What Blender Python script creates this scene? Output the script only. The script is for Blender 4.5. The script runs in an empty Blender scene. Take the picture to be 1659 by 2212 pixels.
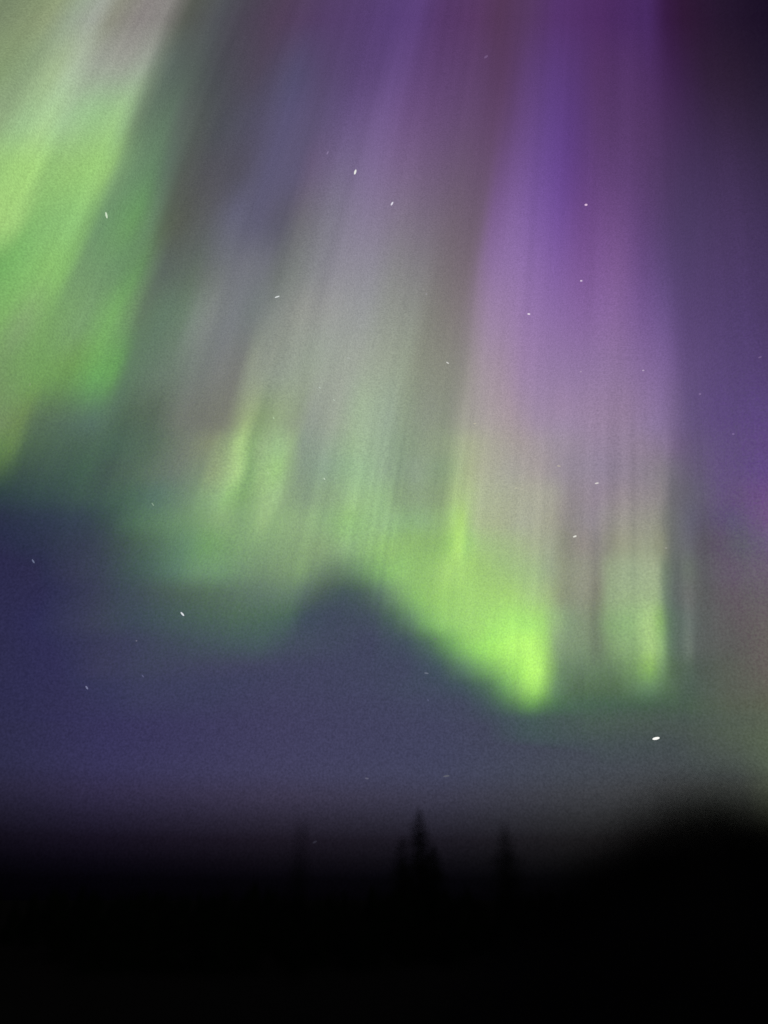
import bpy, math, random
import numpy as np
from mathutils import Vector

S = bpy.context.scene
C = S.collection
R = math.radians

# ------------------------------------------------------------------ camera
PITCH = R(27.7)
EYE = Vector((0.0, 0.0, 1.6))
cam = bpy.data.cameras.new('camera')
cam.sensor_fit = 'VERTICAL'; cam.sensor_height = 36.0; cam.lens = 26.0
cam.clip_start = 0.05; cam.clip_end = 200000.0
cam.dof.use_dof = True
cam.dof.focus_distance = 9000.0          # focused on the stars: the dark trees nearby go soft
cam.dof.aperture_fstop = 0.058
co = bpy.data.objects.new('camera', cam); C.objects.link(co)
co.location = EYE; co.rotation_euler = (R(90) + PITCH, 0, 0)
S.camera = co

S.view_settings.view_transform = 'Standard'
S.view_settings.look = 'None'
S.view_settings.exposure = 0.0
S.view_settings.gamma = 1.0
S.cycles.use_denoising = False
S.cycles.transparent_max_bounces = 24

F = 26.0 / 36.0 * 2212.0                 # directions are written on a 1659 x 2212 view grid
FWD = np.array([0, math.cos(PITCH), math.sin(PITCH)])
UP = np.array([0, -math.sin(PITCH), math.cos(PITCH)])
RT = np.array([1.0, 0, 0])

def direction(x, y):
    x = np.asarray(x, float); y = np.asarray(y, float)
    d = ((x - 829.5) / F)[..., None] * RT + ((1106.0 - y) / F)[..., None] * UP + FWD
    return d / np.linalg.norm(d, axis=-1, keepdims=True)

def lin(c):
    c = np.asarray(c, float) / 255.0
    return np.where(c <= 0.04045, c / 12.92, ((c + 0.055) / 1.055) ** 2.4)

def smooth(a, b, t):
    t = np.clip((t - a) / (b - a), 0, 1)
    return t * t * (3 - 2 * t)

# ------------------------------------------------------------------ night sky (world)
# colour of the clear night sky by azimuth, and its brightness by elevation (dark at the horizon, where the air is thick)
AZ = [(-36, (40, 40, 66)), (-26, (47, 46, 77)), (-20, (55, 52, 89)), (-8, (65, 63, 94)), (4, (66, 68, 94)), (13, (68, 73, 86)),
      (20, (69, 74, 80)), (24.5, (71, 78, 79)), (28, (84, 96, 78)), (38, (78, 92, 74))]
EL = [(-2, (0, 0, 0)), (-0.2, (0.01, 0.009, 0.01)), (0.5, (0.02, 0.016, 0.017)), (1.3, (0.027, 0.023, 0.022)), (2.4, (0.088, 0.074, 0.06)), (3.75, (0.21, 0.17, 0.14)), (5.15, (0.47, 0.42, 0.35)), (6.65, (0.82, 0.75, 0.66)), (8.25, (1, 1, 0.96)), (9.55, (1, 1, 1)), (16.55, (1, 1, 1)), (22.55, (0.93, 0.93, 0.93)), (27.55, (0.66, 0.56, 0.7)), (35.55, (0.3, 0.2, 0.38)), (46.55, (0.1, 0.06, 0.15)), (61.55, (0.04, 0.02, 0.05))]
AZ_LO, AZ_HI, EL_LO, EL_HI = -40.0, 40.0, -5.0, 65.0

def night(d):
    az = np.degrees(np.arctan2(d[..., 0], d[..., 1])); el = np.degrees(np.arcsin(d[..., 2]))
    ax = [a for a, _ in AZ]; ac = np.array([lin(c) for _, c in AZ])
    col = np.stack([np.interp(az, ax, ac[:, k]) for k in range(3)], -1)
    return col * np.stack([np.interp(el, [e for e, _ in EL], [v[k] for _, v in EL]) for k in range(3)], -1)

W = bpy.data.worlds.new('World'); S.world = W; W.use_nodes = True
nt = W.node_tree; nt.nodes.clear()
N = nt.nodes.new; L = nt.links.new
def math_node(nt, op, a, b=None):
    n = nt.nodes.new('ShaderNodeMath'); n.operation = op
    for i, v in enumerate((a, b)):
        if v is None: continue
        if isinstance(v, (int, float)): n.inputs[i].default_value = v
        else: nt.links.new(v, n.inputs[i])
    return n.outputs[0]
def ramp(nt, fac, stops):
    n = nt.nodes.new('ShaderNodeValToRGB'); e = n.color_ramp.elements
    n.color_ramp.interpolation = 'LINEAR'
    while len(e) > 1: e.remove(e[-1])
    e[0].position = stops[0][0]; e[0].color = (*stops[0][1], 1)
    for p, c in stops[1:]:
        k = e.new(p); k.color = (*c, 1)
    nt.links.new(fac, n.inputs[0])
    return n.outputs[0]
tc = N('ShaderNodeTexCoord'); sx = N('ShaderNodeSeparateXYZ'); L(tc.outputs['Generated'], sx.inputs[0])
az = math_node(nt, 'MULTIPLY', math_node(nt, 'ARCTAN2', sx.outputs[0], sx.outputs[1]), 180 / math.pi)
el = math_node(nt, 'MULTIPLY', math_node(nt, 'ARCSINE', sx.outputs[2]), 180 / math.pi)
azf = math_node(nt, 'DIVIDE', math_node(nt, 'SUBTRACT', az, AZ_LO), AZ_HI - AZ_LO)
elf = math_node(nt, 'DIVIDE', math_node(nt, 'SUBTRACT', el, EL_LO), EL_HI - EL_LO)
ca = ramp(nt, azf, [((a - AZ_LO) / (AZ_HI - AZ_LO), tuple(lin(c))) for a, c in AZ])
ce = ramp(nt, elf, [((e - EL_LO) / (EL_HI - EL_LO), v) for e, v in EL])
mul = N('ShaderNodeMix'); mul.data_type = 'RGBA'; mul.blend_type = 'MULTIPLY'; mul.inputs[0].default_value = 1
L(ca, mul.inputs[6]); L(ce, mul.inputs[7])
gn = N('ShaderNodeTexNoise'); gn.inputs['Scale'].default_value = 380; gn.inputs['Detail'].default_value = 2
L(tc.outputs['Generated'], gn.inputs['Vector'])
gm = N('ShaderNodeMapRange'); gm.inputs['From Min'].default_value = 0.2; gm.inputs['From Max'].default_value = 0.8; gm.inputs['To Min'].default_value = 0.74; gm.inputs['To Max'].default_value = 1.26
L(gn.outputs[0], gm.inputs[0])
mul2 = N('ShaderNodeVectorMath'); mul2.operation = 'SCALE'; L(mul.outputs[2], mul2.inputs[0]); L(gm.outputs[0], mul2.inputs[3])
bg = N('ShaderNodeBackground'); L(mul2.outputs[0], bg.inputs[0]); bg.inputs[1].default_value = 1.0
wo = N('ShaderNodeOutputWorld'); L(bg.outputs[0], wo.inputs[0])

# ------------------------------------------------------------------ helpers
def link_mesh(name, verts, faces, mat, parent=None, flat=False):
    me = bpy.data.meshes.new(name)
    me.from_pydata([tuple(v) for v in verts], [], [tuple(f) for f in faces]); me.update()
    if mat: me.materials.append(mat)
    if not flat:
        for p in me.polygons: p.use_smooth = True
    o = bpy.data.objects.new(name, me); C.objects.link(o)
    if parent: o.parent = parent
    return o
def tag(o, label=None, cat=None, group=None, kind=None):
    if label: o['label'] = label
    if cat: o['category'] = cat
    if group: o['group'] = group
    if kind: o['kind'] = kind
    return o
def matte(name, c1, c2, scale, rough=0.95):
    m = bpy.data.materials.new(name); m.use_nodes = True; t = m.node_tree
    t.nodes.remove(t.nodes['Principled BSDF']); b = t.nodes.new('ShaderNodeBsdfDiffuse'); b.inputs['Roughness'].default_value = rough
    t.links.new(b.outputs[0], t.nodes['Material Output'].inputs[0])
    n = t.nodes.new('ShaderNodeTexNoise'); n.inputs['Scale'].default_value = scale; n.inputs['Detail'].default_value = 6
    g = t.nodes.new('ShaderNodeTexCoord'); t.links.new(g.outputs['Object'], n.inputs['Vector'])
    r = ramp(t, n.outputs[0], [(0.3, c1), (0.7, c2)])
    t.links.new(r, b.inputs['Color'])
    return m
M_soil = matte('dark_heath', (0.02, 0.016, 0.016), (0.042, 0.036, 0.034), 3)
M_needle = matte('spruce_needles', (0.014, 0.018, 0.012), (0.034, 0.042, 0.028), 6)
M_bark = matte('spruce_bark', (0.012, 0.010, 0.009), (0.03, 0.025, 0.02), 12)

# ------------------------------------------------------------------ ground
xs = np.concatenate([[-6000, -1500, -400], np.linspace(-120, 120, 61), [400, 1500, 6000]])
ys = np.concatenate([[-400, -60], np.linspace(-10, 200, 71), [500, 1800, 7000]])
gx, gy = np.meshgrid(xs, ys)
gz = 0.10 * np.sin(gx * 0.31 + 1.7 * np.sin(gy * 0.13)) + 0.08 * np.sin(gy * 0.47 + gx * 0.11) - 0.15
gz = np.where((np.abs(gx) < 150) & (gy < 250) & (gy > -30), gz, -0.15)
nx, ny = len(xs), len(ys)
def grid_faces(nx, ny):
    i = np.arange(ny - 1)[:, None] * nx + np.arange(nx - 1)[None, :]
    return np.stack([i, i + 1, i + nx + 1, i + nx], -1).reshape(-1, 4)
g = link_mesh('ground', np.stack([gx, gy, gz], -1).reshape(-1, 3), grid_faces(nx, ny), M_soil)
tag(g, kind='structure')

# dark slope rising close by on the right
rr = np.linspace(4.2, 17, 38); aa = np.linspace(R(4), R(62), 60)
ra, rb = np.meshgrid(aa, rr)
adeg = np.degrees(ra)
top_el = np.interp(adeg, [4, 10, 13, 16, 18.4, 22.9, 25.9, 30, 45, 62], [-7, -2.4, 0.2, 2.0, 3.2, 4.0, 3.6, 3.8, 4.6, 5.0])
zt = 1.6 + np.tan(np.radians(top_el)) * 7.0
rise = smooth(4.2, 7.0, rb) * (1 - smooth(8, 17, rb)) * (1 - smooth(45, 62, adeg))
hz = -0.5 + (zt + 0.5) * rise + 0.05 * np.sin(rb * 2.3 + adeg * 0.9)
h = link_mesh('hillside', np.stack([rb * np.sin(ra), rb * np.cos(ra), hz], -1).reshape(-1, 3), grid_faces(60, 38), M_soil)
tag(h, kind='structure')
# added bare scrub: uneven stem heights make the dark slope fade out upward
rnd = random.Random(77); V, Fc = [], []
for i in range(680):
    a_ = rnd.uniform(10, 46); r_ = rnd.uniform(6.2, 8.2); ca = math.radians(a_)
    z0 = 1.6 + math.tan(math.radians(float(np.interp(a_, [4, 10, 13, 16, 18.4, 22.9, 25.9, 30, 45, 62], [-7, -2.4, 0.2, 2.0, 3.2, 4.0, 3.6, 3.8, 4.6, 5.0])))) * 7.0 - .12
    hh = rnd.uniform(.08, .34 + .34 * math.exp(-((a_ - 20.5) / 6.5) ** 2)); w_ = rnd.uniform(.008, .016)
    bx, by = r_ * math.sin(ca), r_ * math.cos(ca); lx, ly = rnd.gauss(0, .06), rnd.gauss(0, .06)
    for k in range(3):                       # a stem and two side twigs, each a thin three-sided spike
        t0 = 0 if k == 0 else rnd.uniform(.3, .7); e_ = (lx + (rnd.gauss(0, .09) if k else 0), ly + (rnd.gauss(0, .09) if k else 0))
        sx_, sy_, sz_ = bx + lx * t0, by + ly * t0, z0 + hh * t0; q_ = w_ * (1 - .5 * t0); i0 = len(V)
        V += [(sx_ + q_ * math.cos(m * 2.094), sy_ + q_ * math.sin(m * 2.094), sz_) for m in range(3)]
        V.append((bx + e_[0], by + e_[1], z0 + hh * (1 if k == 0 else rnd.uniform(.8, 1.0))))
        Fc += [(i0, i0 + 1, i0 + 3), (i0 + 1, i0 + 2, i0 + 3), (i0 + 2, i0, i0 + 3)]
tag(link_mesh('scrub', V, Fc, M_bark, None, True), 'added thin dark scrub softening the top of the slope at the right', 'scrub', kind='stuff')

# ------------------------------------------------------------------ spruces
def spruce_mesh(height, width, seed, skirt=None):
    """needle sprays set in drooping whorls; skirt = (height, width) of a wider lower part"""
    rnd = random.Random(seed); V, Fc = [], []
    levels = int(height * 10)
    for i in range(levels):
        t = (i + rnd.random() * .6) / levels
        z = height * (0.06 + 0.92 * t)
        w = width * (1 - t) ** 0.62 * (0.75 + 0.45 * rnd.random())
        if skirt and z < skirt[0]: w = max(w, skirt[1] * (1 - z / skirt[0]) ** .6 * (0.7 + .5 * rnd.random()))
        if w < .03: w = .03
        nb = rnd.randint(6, 9); a0 = rnd.random() * 6.28
        for b in range(nb):
            if rnd.random() < .1: continue
            a = a0 + b * 6.283 / nb + rnd.uniform(-.25, .25); ln = w * rnd.uniform(.65, 1.1); droop = ln * rnd.uniform(.15, .5)
            d = Vector((math.cos(a), math.sin(a), 0)); s = Vector((-d.y, d.x, 0))
            for k in range(6):
                u = (k + rnd.random()) / 6
                p = d * ln * u + Vector((0, 0, z - droop * u * u))
                q = .08 + .40 * ln * (1 - .6 * u); side = rnd.choice((-1, 1))
                e = p + (d * rnd.uniform(.25, .6) + s * side * rnd.uniform(.2, .7)) * q + Vector((0, 0, rnd.uniform(-.45, .1) * q))
                m = (p + e) / 2 + s * side * -.12 * q + Vector((0, 0, .10 * q))
                i0 = len(V); V += [p, e, m, p + Vector((0, 0, -.06 * q))]; Fc += [(i0, i0 + 1, i0 + 2), (i0, i0 + 3, i0 + 1)]
    for k in range(14):
        a = rnd.random() * 6.28; z = height * .9; i0 = len(V)
        V += [Vector((.05 * math.cos(a), .05 * math.sin(a), z)), Vector((.05 * math.cos(a + 2), .05 * math.sin(a + 2), z)), Vector((0, 0, height * rnd.uniform(.97, 1.02)))]
        Fc.append((i0, i0 + 1, i0 + 2))
    return V, Fc
def trunk_mesh(height, r):
    V, Fc = [], []
    for i in range(9):
        t = i / 8; q = r * (1 - .93 * t)
        for k in range(8):
            a = k * math.pi / 4; V.append((q * math.cos(a), q * math.sin(a), -.4 + (height * .97 + .4) * t))
    for i in range(8):
        for k in range(8):
            k2 = (k + 1) % 8; Fc.append((i * 8 + k, i * 8 + k2, i * 8 + 8 + k2, i * 8 + 8 + k))
    return V, Fc
def at(x, y, dist):
    """point on the line of sight of a view-grid position, DIST metres out along the ground"""
    d = direction(x, y); k = dist / d[1]
    return Vector(EYE) + Vector(d * k)
def spruce(x, ytip, dist, width, seed, label, skirt=None, group='spruces standing up from the black treeline', lean=0.0):
    p = at(x, ytip, dist); ht = p.z + .15
    r = bpy.data.objects.new('spruce_tree', None); C.objects.link(r)
    r.location = (p.x, p.y, -.15); r.rotation_euler = (0, lean, seed)
    tag(r, label, 'tree', group)
    v, f = spruce_mesh(ht, width, seed, skirt); link_mesh('crown', v, f, M_needle, r, True)
    v, f = trunk_mesh(ht, .03 * ht ** .9 * .5 + .02); link_mesh('trunk', v, f, M_bark, r)
    return r
spruce(905, 1742, 44, 1.9, 3, 'tallest dark spruce, in the middle of the horizon', skirt=(2.6, 2.6))
spruce(868, 1802, 43, 1.6, 5, 'short bushy spruce touching the left side of the tallest spruce', skirt=(2.0, 1.0))
spruce(936, 1822, 45, 1.6, 7, 'low spruce touching the right side of the tallest spruce')
spruce(1088, 1776, 32, 1.35, 9, 'lone spruce to the right of the tallest spruce', skirt=(1.9, 1.6))
spruce(652, 1768, 20, 0.40, 11, 'thin faint spruce far left of the tallest spruce')

# low dark wood along the horizon, far off: one mass
rnd = random.Random(21); V, Fc = [], []
for i in range(420):
    xx = rnd.uniform(-300, 1950); dd = rnd.uniform(24, 60)
    yt = 1936 + rnd.gauss(0, 13) + 6 * math.sin(xx * .02)
    p = at(xx, yt, dd); ht = p.z + .2; wd = rnd.uniform(.35, .8) * dd / 40
    for k in range(7):
        t = k / 7; z0 = -.2 + ht * t; z1 = -.2 + ht * min(1, t + .26); w = wd * (1 - t) * rnd.uniform(.75, 1.15) + .05
        i0 = len(V); a0 = rnd.random() * 6
        for j in range(6):
            a = a0 + j * math.pi / 3; q = w * rnd.uniform(.7, 1.2); V.append((p.x + q * math.cos(a), p.y + q * math.sin(a), z0 - .2 * rnd.random()))
        V.append((p.x, p.y, z1))
        for j in range(6): Fc.append((i0 + j, i0 + (j + 1) % 6, i0 + 6))
tl = link_mesh('far_forest', V, Fc, M_needle, None, True)
tag(tl, 'low black forest along the whole horizon', 'forest', kind='stuff')

# ------------------------------------------------------------------ aurora
# Rays follow the magnetic field: all parallel in space, so they meet at the magnetic zenith.
ZX, ZY = 1350.0, -2100.0
B = direction(ZX, ZY)
YREF = 1000.0
def ray_x(s, y): return ZX + (s - ZX) * (y - ZY) / (YREF - ZY)
# light of the aurora and the sky behind it, height by height: y -> (position along the arc, 8-bit display colour)
ROWS = {
 43: [(0,122,137,107),(60,134,149,114),(100,144,158,122),(150,150,164,142),(200,161,167,156),(240,141,142,128),(300,138,133,131),(345,138,135,132),(375,110,110,105),(400,88,92,85),(470,80,82,88),(540,76,68,84),(600,82,66,90),(700,84,64,104),(800,86,64,113),(850,90,66,121),(900,92,66,122),(950,86,58,105),(1020,88,58,100),(1080,86,58,90),(1140,85,58,98),(1200,86,54,110),(1300,78,46,98),(1400,72,44,98),(1440,56,30,68),(1480,48,27,54),(1560,39,26,48),(1659,28,19,38)],
 151: [(0,134,156,115),(60,140,162,125),(120,164,186,145),(160,169,187,159),(200,158,168,151),(260,155,163,148),(310,153,166,147),(335,114,128,112),(365,95,108,100),(420,84,93,89),(470,76,78,84),(560,80,72,90),(640,84,78,110),(700,86,72,108),(780,90,70,116),(860,98,74,128),(940,92,66,112),(1040,90,64,104),(1090,88,60,94),(1140,92,64,118),(1200,90,62,124),(1240,86,58,114),(1290,84,54,100),(1360,86,56,106),(1420,72,44,92),(1460,58,34,74),(1530,46,32,52),(1600,42,29,48),(1659,35,26,46)],
 259: [(0,145,171,128),(50,156,190,140),(105,171,206,150),(140,161,195,148),(200,154,194,138),(250,156,196,135),(275,146,180,133),(295,112,134,107),(320,102,124,103),(360,98,120,101),(390,93,104,97),(430,84,90,88),(480,78,80,88),(560,84,80,102),(620,92,86,119),(680,92,82,114),(760,104,86,130),(830,118,94,144),(880,112,84,130),(960,104,78,120),(1060,98,72,106),(1100,96,70,110),(1150,102,74,129),(1190,99,70,136),(1235,92,62,127),(1290,88,60,108),(1380,86,58,104),(1440,74,50,90),(1500,62,44,78),(1580,54,40,66),(1659,46,36,58)],
 367: [(0,154,198,121),(30,160,205,123),(75,165,211,126),(105,144,188,116),(150,150,195,119),(200,153,201,120),(235,149,193,119),(255,124,159,113),(290,110,143,108),(330,101,133,101),(360,96,115,100),(400,86,91,87),(450,84,84,90),(520,84,82,96),(580,94,90,118),(640,94,88,116),(670,104,92,120),(740,118,106,138),(800,124,106,146),(860,122,102,140),(920,114,94,126),(1000,104,86,112),(1060,106,82,116),(1110,114,84,142),(1160,111,80,149),(1200,104,72,145),(1240,96,64,128),(1300,96,66,118),(1380,90,64,110),(1440,78,58,98),(1500,68,52,88),(1580,66,50,86),(1659,56,44,74)],
 475: [(0,162,206,123),(40,156,201,121),(70,133,183,110),(110,137,187,115),(165,145,197,121),(195,126,169,109),(220,112,149,109),(290,108,153,99),(330,103,131,102),(360,91,102,87),(390,88,93,85),(450,92,94,98),(500,100,100,118),(560,96,94,116),(610,92,90,106),(650,110,108,116),(720,128,124,140),(790,134,124,148),(850,132,120,140),(920,122,108,128),(980,112,98,112),(1040,110,94,112),(1065,124,94,148),(1110,134,104,162),(1160,127,95,163),(1210,118,84,158),(1260,112,76,138),(1320,114,80,138),(1370,102,72,128),(1430,82,62,104),(1480,76,62,100),(1560,74,58,96),(1659,66,52,88)],
 583: [(0,117,172,99),(40,127,182,106),(100,139,190,111),(140,133,183,108),(170,118,154,109),(250,112,149,107),(300,104,144,96),(325,103,126,101),(350,93,104,97),(420,97,108,99),(450,106,112,110),(510,116,118,126),(570,112,114,122),(605,110,114,114),(640,126,130,128),(720,140,138,148),(800,140,138,150),(850,136,138,136),(910,132,130,132),(960,120,112,118),(1010,118,106,116),(1040,138,114,152),(1090,145,117,166),(1150,141,109,169),(1200,132,98,164),(1260,122,88,146),(1340,128,94,146),(1390,104,78,130),(1440,90,72,118),(1500,84,66,110),(1600,78,60,102),(1659,72,56,96)],
 691: [(0,125,171,102),(50,134,169,114),(100,122,164,102),(180,122,159,111),(240,121,172,103),(280,110,144,102),(300,100,122,99),(350,101,124,105),(395,106,125,108),(415,121,134,124),(450,127,133,130),(500,120,124,128),(540,116,122,122),(580,131,137,132),(640,147,151,143),(720,156,158,154),(790,154,158,156),(840,149,153,145),(890,147,151,143),(920,130,132,122),(970,130,124,122),(1020,142,128,138),(1060,158,132,172),(1120,154,126,171),(1190,147,116,171),(1250,138,104,164),(1330,138,104,162),(1390,122,92,154),(1430,108,84,140),(1470,92,72,120),(1530,84,66,110),(1600,80,64,110),(1659,76,60,104)],
 799: [(0,118,152,100),(80,116,159,95),(150,112,154,90),(210,110,166,96),(250,105,157,93),(275,97,125,99),(320,102,123,105),(380,110,124,112),(420,119,127,121),(470,122,125,123),(515,120,122,118),(540,143,151,135),(600,145,154,141),(680,155,166,149),(760,163,169,156),(820,161,170,151),(870,157,168,143),(900,143,147,131),(960,138,141,127),(1000,138,138,130),(1030,160,150,152),(1080,162,144,158),(1130,160,132,176),(1200,148,124,166),(1280,141,119,158),(1330,140,118,155),(1400,134,108,155),(1450,120,96,146),(1480,102,82,130),(1560,92,74,122),(1659,84,66,112)],
 907: [(0,115,141,98),(45,109,136,87),(75,90,114,88),(130,88,112,92),(200,91,118,102),(260,84,107,89),(330,88,104,90),(390,115,121,112),(440,116,119,111),(490,124,127,115),(535,158,178,130),(560,134,156,116),(600,149,169,132),(640,145,158,134),(670,145,154,143),(720,155,164,149),(770,162,182,152),(840,154,171,150),(870,142,157,134),(920,141,150,133),(960,141,149,131),(1000,156,156,144),(1050,168,160,158),(1100,168,154,160),(1160,160,142,166),(1240,156,136,166),(1290,148,128,156),(1350,146,126,154),(1420,138,118,158),(1450,120,102,140),(1490,102,86,128),(1550,94,76,124),(1659,92,72,126)],
 961: [(0,101,133,84),(30,101,130,83),(55,80,104,82),(120,78,101,86),(250,78,103,88),(330,88,107,92),(400,117,126,113),(450,131,140,115),(490,144,163,124),(520,174,208,138),(545,134,166,116),(565,151,178,132),(600,158,191,140),(630,153,178,136),(652,136,151,136),(700,146,161,144),(760,157,182,146),(830,152,173,147),(865,138,157,132),(920,142,156,132),(970,150,164,134),(1015,169,175,146),(1060,170,168,154),(1130,168,158,158),(1200,158,146,160),(1290,146,130,154),(1380,144,128,150),(1435,134,118,146),(1460,114,98,130),(1500,102,88,124),(1560,96,80,124),(1659,96,74,128)],
 1015: [(0,77,102,74),(20,72,96,75),(50,65,85,77),(120,69,91,82),(180,70,96,82),(230,73,93,84),(300,86,107,92),(380,111,124,112),(430,124,141,118),(460,142,159,122),(490,155,181,131),(515,177,213,142),(538,130,166,114),(565,156,190,133),(600,159,199,132),(625,145,171,131),(650,134,152,132),(700,140,162,140),(750,150,180,142),(790,153,183,145),(830,151,174,145),(860,136,157,131),(900,144,161,138),(950,140,161,129),(980,152,172,132),(1010,171,182,143),(1040,172,175,151),(1100,170,168,158),(1160,166,158,156),(1220,152,142,154),(1300,142,130,150),(1360,142,130,146),(1430,136,128,138),(1450,114,108,122),(1500,102,92,120),(1560,98,82,124),(1659,98,76,132)],
 1071: [(0,50,66,72),(100,58,77,78),(200,67,89,82),(280,76,102,88),(340,91,118,105),(400,113,138,114),(440,131,161,121),(470,146,179,130),(490,152,194,128),(525,128,164,112),(570,156,189,134),(600,161,195,140),(615,141,166,128),(660,134,155,129),(710,143,168,132),(760,154,187,138),(830,152,185,138),(860,137,160,125),(900,142,163,131),(950,142,163,125),(985,163,186,131),(1010,176,197,143),(1040,173,182,151),(1120,172,174,154),(1190,168,166,154),(1230,148,140,144),(1290,144,132,146),(1340,148,138,144),(1430,142,136,138),(1448,108,106,112),(1500,102,98,116),(1560,98,84,120),(1659,108,80,132)],
 1123: [(0,44,50,72),(100,50,60,78),(170,56,68,82),(230,62,80,80),(290,80,109,90),(360,101,133,105),(430,122,156,114),(475,138,172,122),(520,132,166,120),(545,140,174,124),(570,154,186,132),(592,142,174,126),(650,143,171,128),(700,144,177,130),(750,146,186,124),(830,152,188,137),(880,140,174,126),(920,146,179,130),(960,152,185,124),(985,166,204,124),(996,180,222,122),(1010,168,198,134),(1030,172,186,146),(1080,171,179,147),(1130,171,175,155),(1190,166,166,148),(1215,148,144,138),(1280,142,134,142),(1330,150,146,140),(1420,148,148,136),(1445,110,112,110),(1490,102,100,116),(1520,94,88,108),(1580,94,82,116),(1659,112,82,130)],
 1177: [(0,42,46,74),(100,48,54,76),(200,58,66,82),(260,66,82,82),(320,80,105,90),(400,104,140,109),(450,116,158,106),(530,128,161,118),(600,133,163,121),(690,139,167,123),(760,142,178,127),(830,148,190,120),(880,144,184,114),(930,146,186,114),(974,150,194,112),(990,190,238,126),(1006,160,206,122),(1040,165,195,133),(1100,166,187,139),(1150,167,178,145),(1190,163,169,146),(1215,140,142,126),(1255,148,142,136),(1290,134,130,128),(1330,150,152,132),(1400,153,159,136),(1430,143,147,125),(1450,105,109,106),(1490,106,106,114),(1515,92,88,98),(1600,96,82,108),(1659,106,84,122)],
 1231: [(0,40,42,76),(80,44,46,76),(160,56,60,82),(220,60,68,84),(300,70,91,87),(380,93,125,105),(430,110,146,111),(480,114,150,113),(540,115,143,113),(600,121,148,114),(650,127,157,115),(690,115,140,111),(730,103,126,104),(770,111,143,108),(820,130,174,111),(860,145,193,116),(900,147,192,114),(930,153,199,116),(960,161,204,119),(990,170,216,123),(1020,160,202,117),(1100,162,194,130),(1160,163,186,139),(1190,157,170,140),(1215,145,151,128),(1260,148,150,134),(1290,132,132,122),(1315,154,168,136),(1360,156,172,140),(1420,162,176,142),(1435,114,128,110),(1460,98,104,102),(1490,108,115,108),(1515,94,94,98),(1580,100,90,106),(1659,106,84,112)],
 1285: [(0,40,41,77),(100,46,47,80),(200,58,62,84),(260,62,72,84),(350,74,91,87),(450,86,109,93),(560,97,120,105),(620,101,126,106),(655,92,113,103),(695,77,93,88),(740,70,85,86),(780,75,93,88),(820,93,118,103),(850,114,148,109),(900,143,194,111),(930,151,199,112),(1000,161,209,118),(1100,165,209,119),(1150,168,202,134),(1185,163,186,133),(1210,141,150,123),(1260,145,149,131),(1290,124,126,112),(1315,152,172,134),(1360,154,175,135),(1420,162,184,139),(1437,110,127,110),(1460,96,103,101),(1490,110,112,110),(1515,92,94,94),(1580,98,90,98),(1659,104,88,104)],
 1339: [(0,40,40,78),(80,48,48,84),(200,60,64,86),(300,64,77,87),(400,72,91,87),(500,79,102,90),(560,80,105,91),(620,76,100,89),(660,66,78,86),(720,66,74,88),(800,68,78,90),(850,77,100,89),(890,104,139,106),(920,129,180,107),(960,149,201,114),(1020,161,212,118),(1080,169,228,118),(1120,171,232,119),(1170,166,218,120),(1195,153,185,129),(1230,136,157,125),(1265,132,146,120),(1285,115,126,107),(1315,140,170,122),(1360,146,180,126),(1405,170,203,136),(1425,144,184,112),(1445,96,117,99),(1470,95,108,101),(1490,107,116,111),(1510,92,97,95),(1580,96,92,94),(1659,104,90,98)],
 1393: [(0,40,40,78),(100,48,48,84),(250,60,62,86),(450,69,82,88),(560,72,90,88),(640,68,76,91),(800,66,70,92),(880,68,82,86),(930,82,111,90),(970,110,158,98),(1010,144,201,108),(1060,167,234,112),(1110,183,246,118),(1150,187,248,120),(1180,163,214,116),(1200,135,161,122),(1230,129,151,119),(1260,126,147,117),(1290,110,124,104),(1320,131,160,115),(1370,140,173,120),(1410,168,204,131),(1430,142,178,119),(1447,96,118,99),(1470,93,106,98),(1488,109,120,111),(1505,91,97,94),(1580,92,92,90),(1659,103,93,94)],
 1447: [(0,40,40,78),(100,46,46,84),(200,58,58,88),(300,62,66,90),(500,66,68,94),(700,66,68,94),(880,66,72,92),(950,68,84,88),(1000,91,123,101),(1050,120,170,101),(1090,144,200,106),(1125,169,234,110),(1145,185,248,116),(1165,185,246,118),(1190,134,176,104),(1210,109,137,105),(1260,103,126,101),(1320,103,128,98),(1370,117,150,102),(1405,136,178,102),(1430,117,150,106),(1450,86,107,85),(1490,85,100,89),(1510,81,91,84),(1580,90,94,86),(1659,102,96,92)],
 1485: [(0,40,40,79),(300,60,62,91),(800,66,69,95),(950,66,76,90),(1000,68,84,88),(1050,80,109,90),(1090,110,158,98),(1130,151,207,107),(1155,168,230,110),(1180,135,183,102),(1200,103,135,103),(1240,88,112,88),(1330,88,112,86),(1390,103,135,99),(1415,103,135,99),(1445,86,109,86),(1490,79,94,85),(1580,89,94,85),(1659,98,97,88)],
 1529: [(0,40,40,79),(300,60,61,91),(800,66,68,95),(1000,66,73,92),(1040,68,82,89),(1080,74,98,87),(1115,86,120,86),(1147,99,144,88),(1170,88,124,86),(1200,77,106,84),(1280,75,98,81),(1400,75,95,80),(1480,75,92,80),(1580,86,94,82),(1659,92,97,82)],
 1555: [(0,40,40,80),(100,50,50,88),(300,60,60,92),(600,66,66,96),(850,66,70,96),(1000,66,74,92),(1080,68,80,90),(1150,71,91,86),(1200,72,87,84),(1280,75,92,83),(1380,75,89,82),(1480,75,87,82),(1580,83,93,82),(1659,89,97,82)],
 1600: [(0,0,0,0),(980,0,0,0),(1060,66,73,90),(1150,68,82,87),(1300,72,84,82),(1450,71,80,77),(1580,81,91,79),(1659,89,100,81)],
 1663: [(0,0,0,0),(1100,0,0,0),(1300,68,76,80),(1450,68,76,76),(1560,79,87,78),(1659,87,98,79)],
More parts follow.
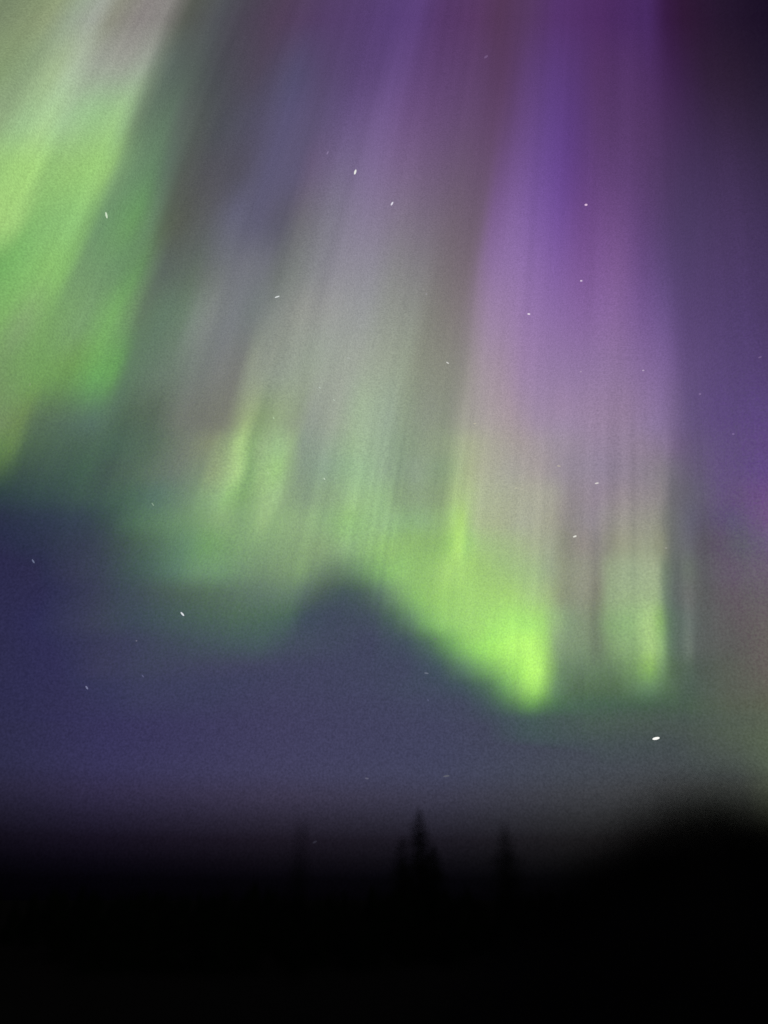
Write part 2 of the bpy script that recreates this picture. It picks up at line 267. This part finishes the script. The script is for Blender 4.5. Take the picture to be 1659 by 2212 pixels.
 1720: [(0,0,0,0),(1659,0,0,0)],
}
ys_rows = np.array(sorted(ROWS)); GX = np.arange(-400, 2100, 2.0)
TAB = []
ker = np.exp(-0.5 * (np.arange(-8, 9) / 2.6) ** 2); ker /= ker.sum()
for yy in ys_rows:
    a = np.array(ROWS[yy], float)
    col = np.stack([np.interp(GX, a[:, 0], a[:, k]) for k in (1, 2, 3)], -1)
    pad = np.pad(col, ((8, 8), (0, 0)), mode='edge')
    TAB.append(np.stack([np.convolve(pad[:, k], ker, mode='valid') for k in range(3)], -1))
TAB = np.array(TAB)
def row_at(i, s):
    x = ray_x(s, float(ys_rows[i]))
    return np.stack([np.interp(x, GX, TAB[i, :, k]) for k in range(3)], -1)
def total_light(s, y):
    """s: 1-D rays, y: 1-D heights -> display colour on the grid [y, s]; follows each ray from height to height"""
    K = np.array([row_at(i, s) for i in range(len(ys_rows))])
    out = np.empty((len(y), len(s), 3)); n = len(ys_rows)
    up = ys_rows < 860
    Ks = K.copy(); Ks[1:-1] = .25 * K[:-2] + .5 * K[1:-1] + .25 * K[2:]; m = smooth(560, 680, s)[None, :, None]; Ks = K + (Ks - K) * m; K[1:][up[1:]] = Ks[1:][up[1:]]
    tang = np.empty_like(K)
    yr = ys_rows.astype(float)
    d = (K[1:] - K[:-1]) / (yr[1:] - yr[:-1])[:, None, None]
    tang[0] = d[0]; tang[-1] = d[-1]
    same = d[1:] * d[:-1] > 0
    tang[1:-1] = np.where(same, 2 * d[1:] * d[:-1] / np.where(same, d[1:] + d[:-1], 1), 0)   # monotone: no overshoot
    for j, v in enumerate(y):
        v = min(max(v, yr[0]), yr[-1])
        i = min(max(int(np.searchsorted(yr, v)) - 1, 0), n - 2); hgt = yr[i + 1] - yr[i]; t = (v - yr[i]) / hgt
        out[j] = ((1 + 2 * t) * (1 - t) ** 2 * K[i] + t * (1 - t) ** 2 * hgt * tang[i] + t * t * (3 - 2 * t) * K[i + 1] + t * t * (t - 1) * hgt * tang[i + 1])
    return out

M_aur = bpy.data.materials.new('aurora_glow'); M_aur.use_nodes = True
t = M_aur.node_tree; t.nodes.clear()
at_g = t.nodes.new('ShaderNodeAttribute'); at_g.attribute_name = 'glow'
at_r = t.nodes.new('ShaderNodeAttribute'); at_r.attribute_name = 'ray'
nz = t.nodes.new('ShaderNodeTexNoise'); nz.inputs['Scale'].default_value = 1.0; nz.inputs['Detail'].default_value = 2
t.links.new(at_r.outputs['Vector'], nz.inputs['Vector'])
mr = t.nodes.new('ShaderNodeMapRange'); mr.inputs['From Min'].default_value = 0.25; mr.inputs['From Max'].default_value = 0.75; mr.inputs["To Min"].default_value = 0.94; mr.inputs["To Max"].default_value = 1.06
t.links.new(nz.outputs[0], mr.inputs[0])
gt = t.nodes.new('ShaderNodeTexCoord'); gz2 = t.nodes.new('ShaderNodeTexNoise'); gz2.inputs['Scale'].default_value = 0.036; gz2.inputs['Detail'].default_value = 2
t.links.new(gt.outputs['Object'], gz2.inputs['Vector'])
mg = t.nodes.new('ShaderNodeMapRange'); mg.inputs['From Min'].default_value = 0.2; mg.inputs['From Max'].default_value = 0.8; mg.inputs['To Min'].default_value = 0.80; mg.inputs['To Max'].default_value = 1.20
t.links.new(gz2.outputs[0], mg.inputs[0])
em = t.nodes.new('ShaderNodeEmission'); t.links.new(at_g.outputs['Color'], em.inputs[0])
t.links.new(math_node(t, 'MULTIPLY', mr.outputs[0], mg.outputs[0]), em.inputs[1])
tr = t.nodes.new('ShaderNodeBsdfTransparent'); ad = t.nodes.new('ShaderNodeAddShader'); ou = t.nodes.new('ShaderNodeOutputMaterial')
t.links.new(em.outputs[0], ad.inputs[0]); t.links.new(tr.outputs[0], ad.inputs[1]); t.links.new(ad.outputs[0], ou.inputs[0])
M_aur.cycles.emission_sampling = 'NONE'

def streaks(s, step, seed):
    n = np.random.RandomState(seed).normal(size=int(3200 / step)); k = np.interp(s, np.arange(len(n)) * step - 900, n)
    return k
def ray_detail(s, y):
    """thin rays inside the curtain: clearest near its lower edge, changing slowly with height"""
    gy = y[:, None]; a = smooth(700, 1150, gy)
    w = .5 + .5 * np.sin(gy / 210.0)
    n = w * streaks(s, 9, 7)[None] + (1 - w) * streaks(s, 9, 8)[None] + .8 * (w * streaks(s, 21, 9)[None] + (1 - w) * streaks(s, 21, 5)[None])
    return 1 + a * (.012 + .034 * smooth(560, 760, s))[None] * n
def bump(a, b, f, t): return smooth(a - f, a + f, t) * (1 - smooth(b - f, b + f, t))
def weights(x, y):
    """which curtain the light belongs to"""
    edge = np.interp(y, [-400, 0, 225, 553, 800, 900, 1000, 1060], [480, 420, 385, 348, 285, 190, 60, 20])
    wa = 1 - smooth(edge - 25, edge + 25, x)
    lo = np.interp(x, [0, 60, 300], [1045, 960, 900]); wa = wa * (1 - smooth(lo - 20, lo + 40, y))
    wc = bump(1308, 1444, 14, x) * bump(1190, 1490, 70, y)
    wd = bump(1470, 1500, 9, x) * bump(1190, 1470, 60, y)
    we = bump(445 + (1000 - y) * .35, 628 + (1000 - y) * .12, 14, x) * bump(910, 1110, 50, y)
    return wa, wc, wd, we, np.clip(1 - wa - wc - wd - we, 0, 1)

def curtain(k, dist, fold, s0, s1, ds, y0, y1, dy, label):
    s = np.arange(s0, s1 + .1, ds); y = np.arange(y0, y1 + .1, dy)
    Tl = lin(np.clip(total_light(s, y), 0, 255))
    gy, gs = np.meshgrid(y, s, indexing='ij'); gx = ray_x(gs, gy)
    d = direction(gx, gy)
    w = weights(gx, gy)[k]
    glow = np.clip(Tl - night(d), 0, None) * (w * ray_detail(s, y))[..., None]
    glow = glow * (1 - smooth(1490, 1598, gy) * (1 - smooth(1000, 1120, gx)))[..., None] * (1 - smooth(1570, 1700, gy))[..., None]
    fade = smooth(-380, -120, gx) * (1 - smooth(1790, 2050, gx)) * smooth(-420, -150, gy)     # the curtain ends a way beyond the view
    glow = np.clip(glow - .0012, 0, None) * fade[..., None]
    P0 = direction(ray_x(s, 1600.0), np.full_like(s, 1600.0))
    D = dist + fold * (np.sin(s * .0061 + 1.0) + .45 * np.sin(s * .0173 + .4 * k))
    P0 = P0 * D[:, None]
    P0g = np.broadcast_to(P0[None], d.shape)
    c1 = np.cross(d, P0g); c2 = np.cross(d, np.broadcast_to(B, d.shape))
    hgt = -(c1 * c2).sum(-1) / (c2 * c2).sum(-1)
    P = P0g + hgt[..., None] * B + np.array(EYE)
    fc = grid_faces(len(s), len(y))
    g2 = glow.reshape(-1, 3)
    fc = fc[g2[fc].max(axis=(1, 2)) > .0004]
    used = np.unique(fc); remap = np.full(len(g2), -1); remap[used] = np.arange(len(used))
    o = link_mesh('aurora_curtain', P.reshape(-1, 3)[used], remap[fc], M_aur)
    me = o.data
    a = me.attributes.new('glow', 'FLOAT_COLOR', 'POINT')
    a.data.foreach_set('color', np.concatenate([g2[used], np.ones((len(used), 1))], 1).astype(np.float32).ravel())
    a = me.attributes.new('ray', 'FLOAT_VECTOR', 'POINT')
    rv = np.stack([gs / 40.0, gy / 900.0, np.full_like(gs, 3.1 * k)], -1).reshape(-1, 3)[used]
    a.data.foreach_set('vector', rv.astype(np.float32).ravel())
    return tag(o, label, 'aurora', 'curtains of the northern lights')

curtain(4, 10500, 700, -500, 2150, 5, -420, 1720, 8, 'widest aurora curtain, purple on top with a bright yellow green hook at its lower edge')
curtain(0, 9700, 300, -900, 560, 5, -420, 1100, 8, 'leaning bright green aurora band in the upper left corner')
curtain(3, 9000, 60, 380, 720, 3, 820, 1200, 5, 'two short pale green aurora rays between the green band and the hook')
curtain(1, 9000, 60, 1270, 1490, 3, 1050, 1600, 5, 'upright green aurora pillar just right of the bright hook')
curtain(2, 9000, 40, 1440, 1530, 3, 1080, 1580, 5, 'thin pale aurora streak right of the upright green pillar')

# ------------------------------------------------------------------ stars
M_star = bpy.data.materials.new('starlight'); M_star.use_nodes = True
t = M_star.node_tree; t.nodes.clear()
oi = t.nodes.new('ShaderNodeObjectInfo'); em = t.nodes.new('ShaderNodeEmission'); ou = t.nodes.new('ShaderNodeOutputMaterial')
t.links.new(oi.outputs['Color'], em.inputs[0]); em.inputs[1].default_value = 1.0; t.links.new(em.outputs[0], ou.inputs[0])
M_star.cycles.emission_sampling = 'NONE'
import bmesh
bm = bmesh.new(); bmesh.ops.create_icosphere(bm, subdivisions=2, radius=1.0)
sm = bpy.data.meshes.new('star'); bm.to_mesh(sm); bm.free(); sm.materials.append(M_star)
FS = 7400.0
def star(x, y, a, b, ang, rgb, label, group=None):
    """x, y on the 1920 x 2560 view; a, b half sizes there; ang = tilt of the long side, degrees anticlockwise"""
    x *= .8641; y *= .8641
    d = direction(x, y); o = bpy.data.objects.new('star', sm); C.objects.link(o)
    o.location = Vector(EYE) + Vector(d * FS)
    z = Vector(-d); rt = Vector(RT) - z * z.dot(Vector(RT)); rt.normalize(); up = z.cross(rt)
    c, s_ = math.cos(R(ang)), math.sin(R(ang))
    ex = rt * c + up * s_; ey = z.cross(ex)
    k = FS * .8641 / F / math.cos(math.acos(float(d @ FWD)))
    from mathutils import Matrix
    o.rotation_mode = 'QUATERNION'
    o.rotation_quaternion = Matrix((ex, ey, z)).transposed().to_quaternion()
    o.scale = (.78 * a * k, (.82 if group else .66) * b * k, .66 * b * k)
    o.color = (*(lin(rgb) * (1 if group or a > 9 else .82)), 1)
    return tag(o, label, 'star', group or 'stars brighter than the rest')
Wh = (255, 255, 250)
star(1640, 1846, 9.5, 4.0, 12, Wh, 'brightest star, low on the right under the green pillar')
star(888, 430, 6.5, 3.2, 70, Wh, 'bright star in the purple near the top middle')
star(980, 509, 5.5, 2.8, 55, (240, 235, 250), 'bright star just below and right of the top middle star')
star(266, 538, 7.5, 2.8, 95, (225, 245, 215), 'white star on the right edge of the leaning green band')
star(1465, 512, 3.8, 3.0, 0, (240, 205, 240), 'pinkish star right of the violet ray near the upper right')
star(693, 742, 7.5, 2.2, 18, (235, 240, 240), 'white star lying flat on the grey rays left of centre')
star(1322, 785, 4.2, 3.0, -10, (245, 230, 250), 'white star on the violet ray right of centre')
star(1453, 702, 3.4, 2.6, 0, (225, 205, 235), 'small star above and right of the violet ray star')
star(1119, 907, 5.0, 2.4, -30, (225, 225, 220), 'white star on the dark grey ray near the centre')
star(1492, 1208, 6.0, 2.6, 10, (235, 230, 228), 'white star on the grey rays above the green pillar')
star(1437, 1341, 5.8, 3.0, 20, (245, 245, 235), 'bright star on the grey gap between hook and pillar')
star(456, 1535, 7.5, 3.0, -48, (240, 245, 250), 'bright tilted star in the navy sky left of centre')
star(811, 1197, 4.5, 2.2, -55, (210, 230, 205), 'small star right of the two short pale rays')
star(799, 969, 4.2, 2.0, -40, (200, 212, 200), 'small star on the grey green rays above the two short rays')
star(382, 1261, 6.0, 1.9, -55, (150, 175, 155), 'thin star on the dark green left of the two short rays')
star(1608, 926, 3.2, 2.4, 0, (190, 170, 205), 'small star in the pale violet at right')
star(1665, 1370, 3.4, 2.6, 0, (165, 165, 155), 'small star on the right edge above the green pillar')
dim = [
 ('faint stars over the purple part', 'faint star among the purple aurora rays',
  [(819,382,4.5,1.7,60,(135,120,155)),(1215,142,5,2.2,30,(112,86,126)),(1194,822,2.5,2,0,(150,135,155)),(1452,929,2.6,2,0,(170,150,180)),(1900,893,4,2,25,(112,92,136)),(1750,985,3,2.6,0,(125,105,150)),(1833,1085,3,2.4,0,(122,102,150))]),
 ('faint stars over the grey and green rays', 'faint star among the grey green aurora rays',
  [(871,895,5.5,1.9,-10,(172,178,170)),(835,1000,4.2,1.8,-35,(180,192,176)),(684,1045,3.6,1.8,-55,(175,200,160)),(670,1182,4.4,1.8,-55,(172,205,150)),(1066,735,3,2,0,(150,148,150)),(1187,1059,4,1.7,0,(190,184,165)),(1397,1165,6,1.8,-8,(185,175,165)),(1290,1220,5,1.7,5,(190,190,165)),(75,961,4.5,1.6,75,(130,160,110))]),
 ('faint stars in the navy sky', 'faint star in the navy sky under the aurora',
  [(83,1403,6,1.8,-60,(105,112,140)),(648,1468,4.2,1.8,-30,(110,135,120)),(599,1527,4.6,1.7,-40,(98,118,110)),(341,1602,2.5,1.8,0,(105,105,125)),(217,1719,5.5,2.1,-55,(118,120,152)),(357,1690,4.5,1.6,-50,(92,94,128)),(1088,1597,6.5,1.7,0,(105,125,110)),(1066,1683,7,2.2,-8,(105,112,128)),(1070,1750,4,1.8,-20,(86,90,118)),(917,1946,5.5,2.1,-10,(94,94,114)),(1116,1940,9,2.3,8,(92,94,106)),(787,2105,6,2.4,25,(44,42,54))]),
]
for grp, lab, items in dim:
    for (x, y, a, b, ang, c) in items: star(x, y, a, b, ang, c, lab, grp)
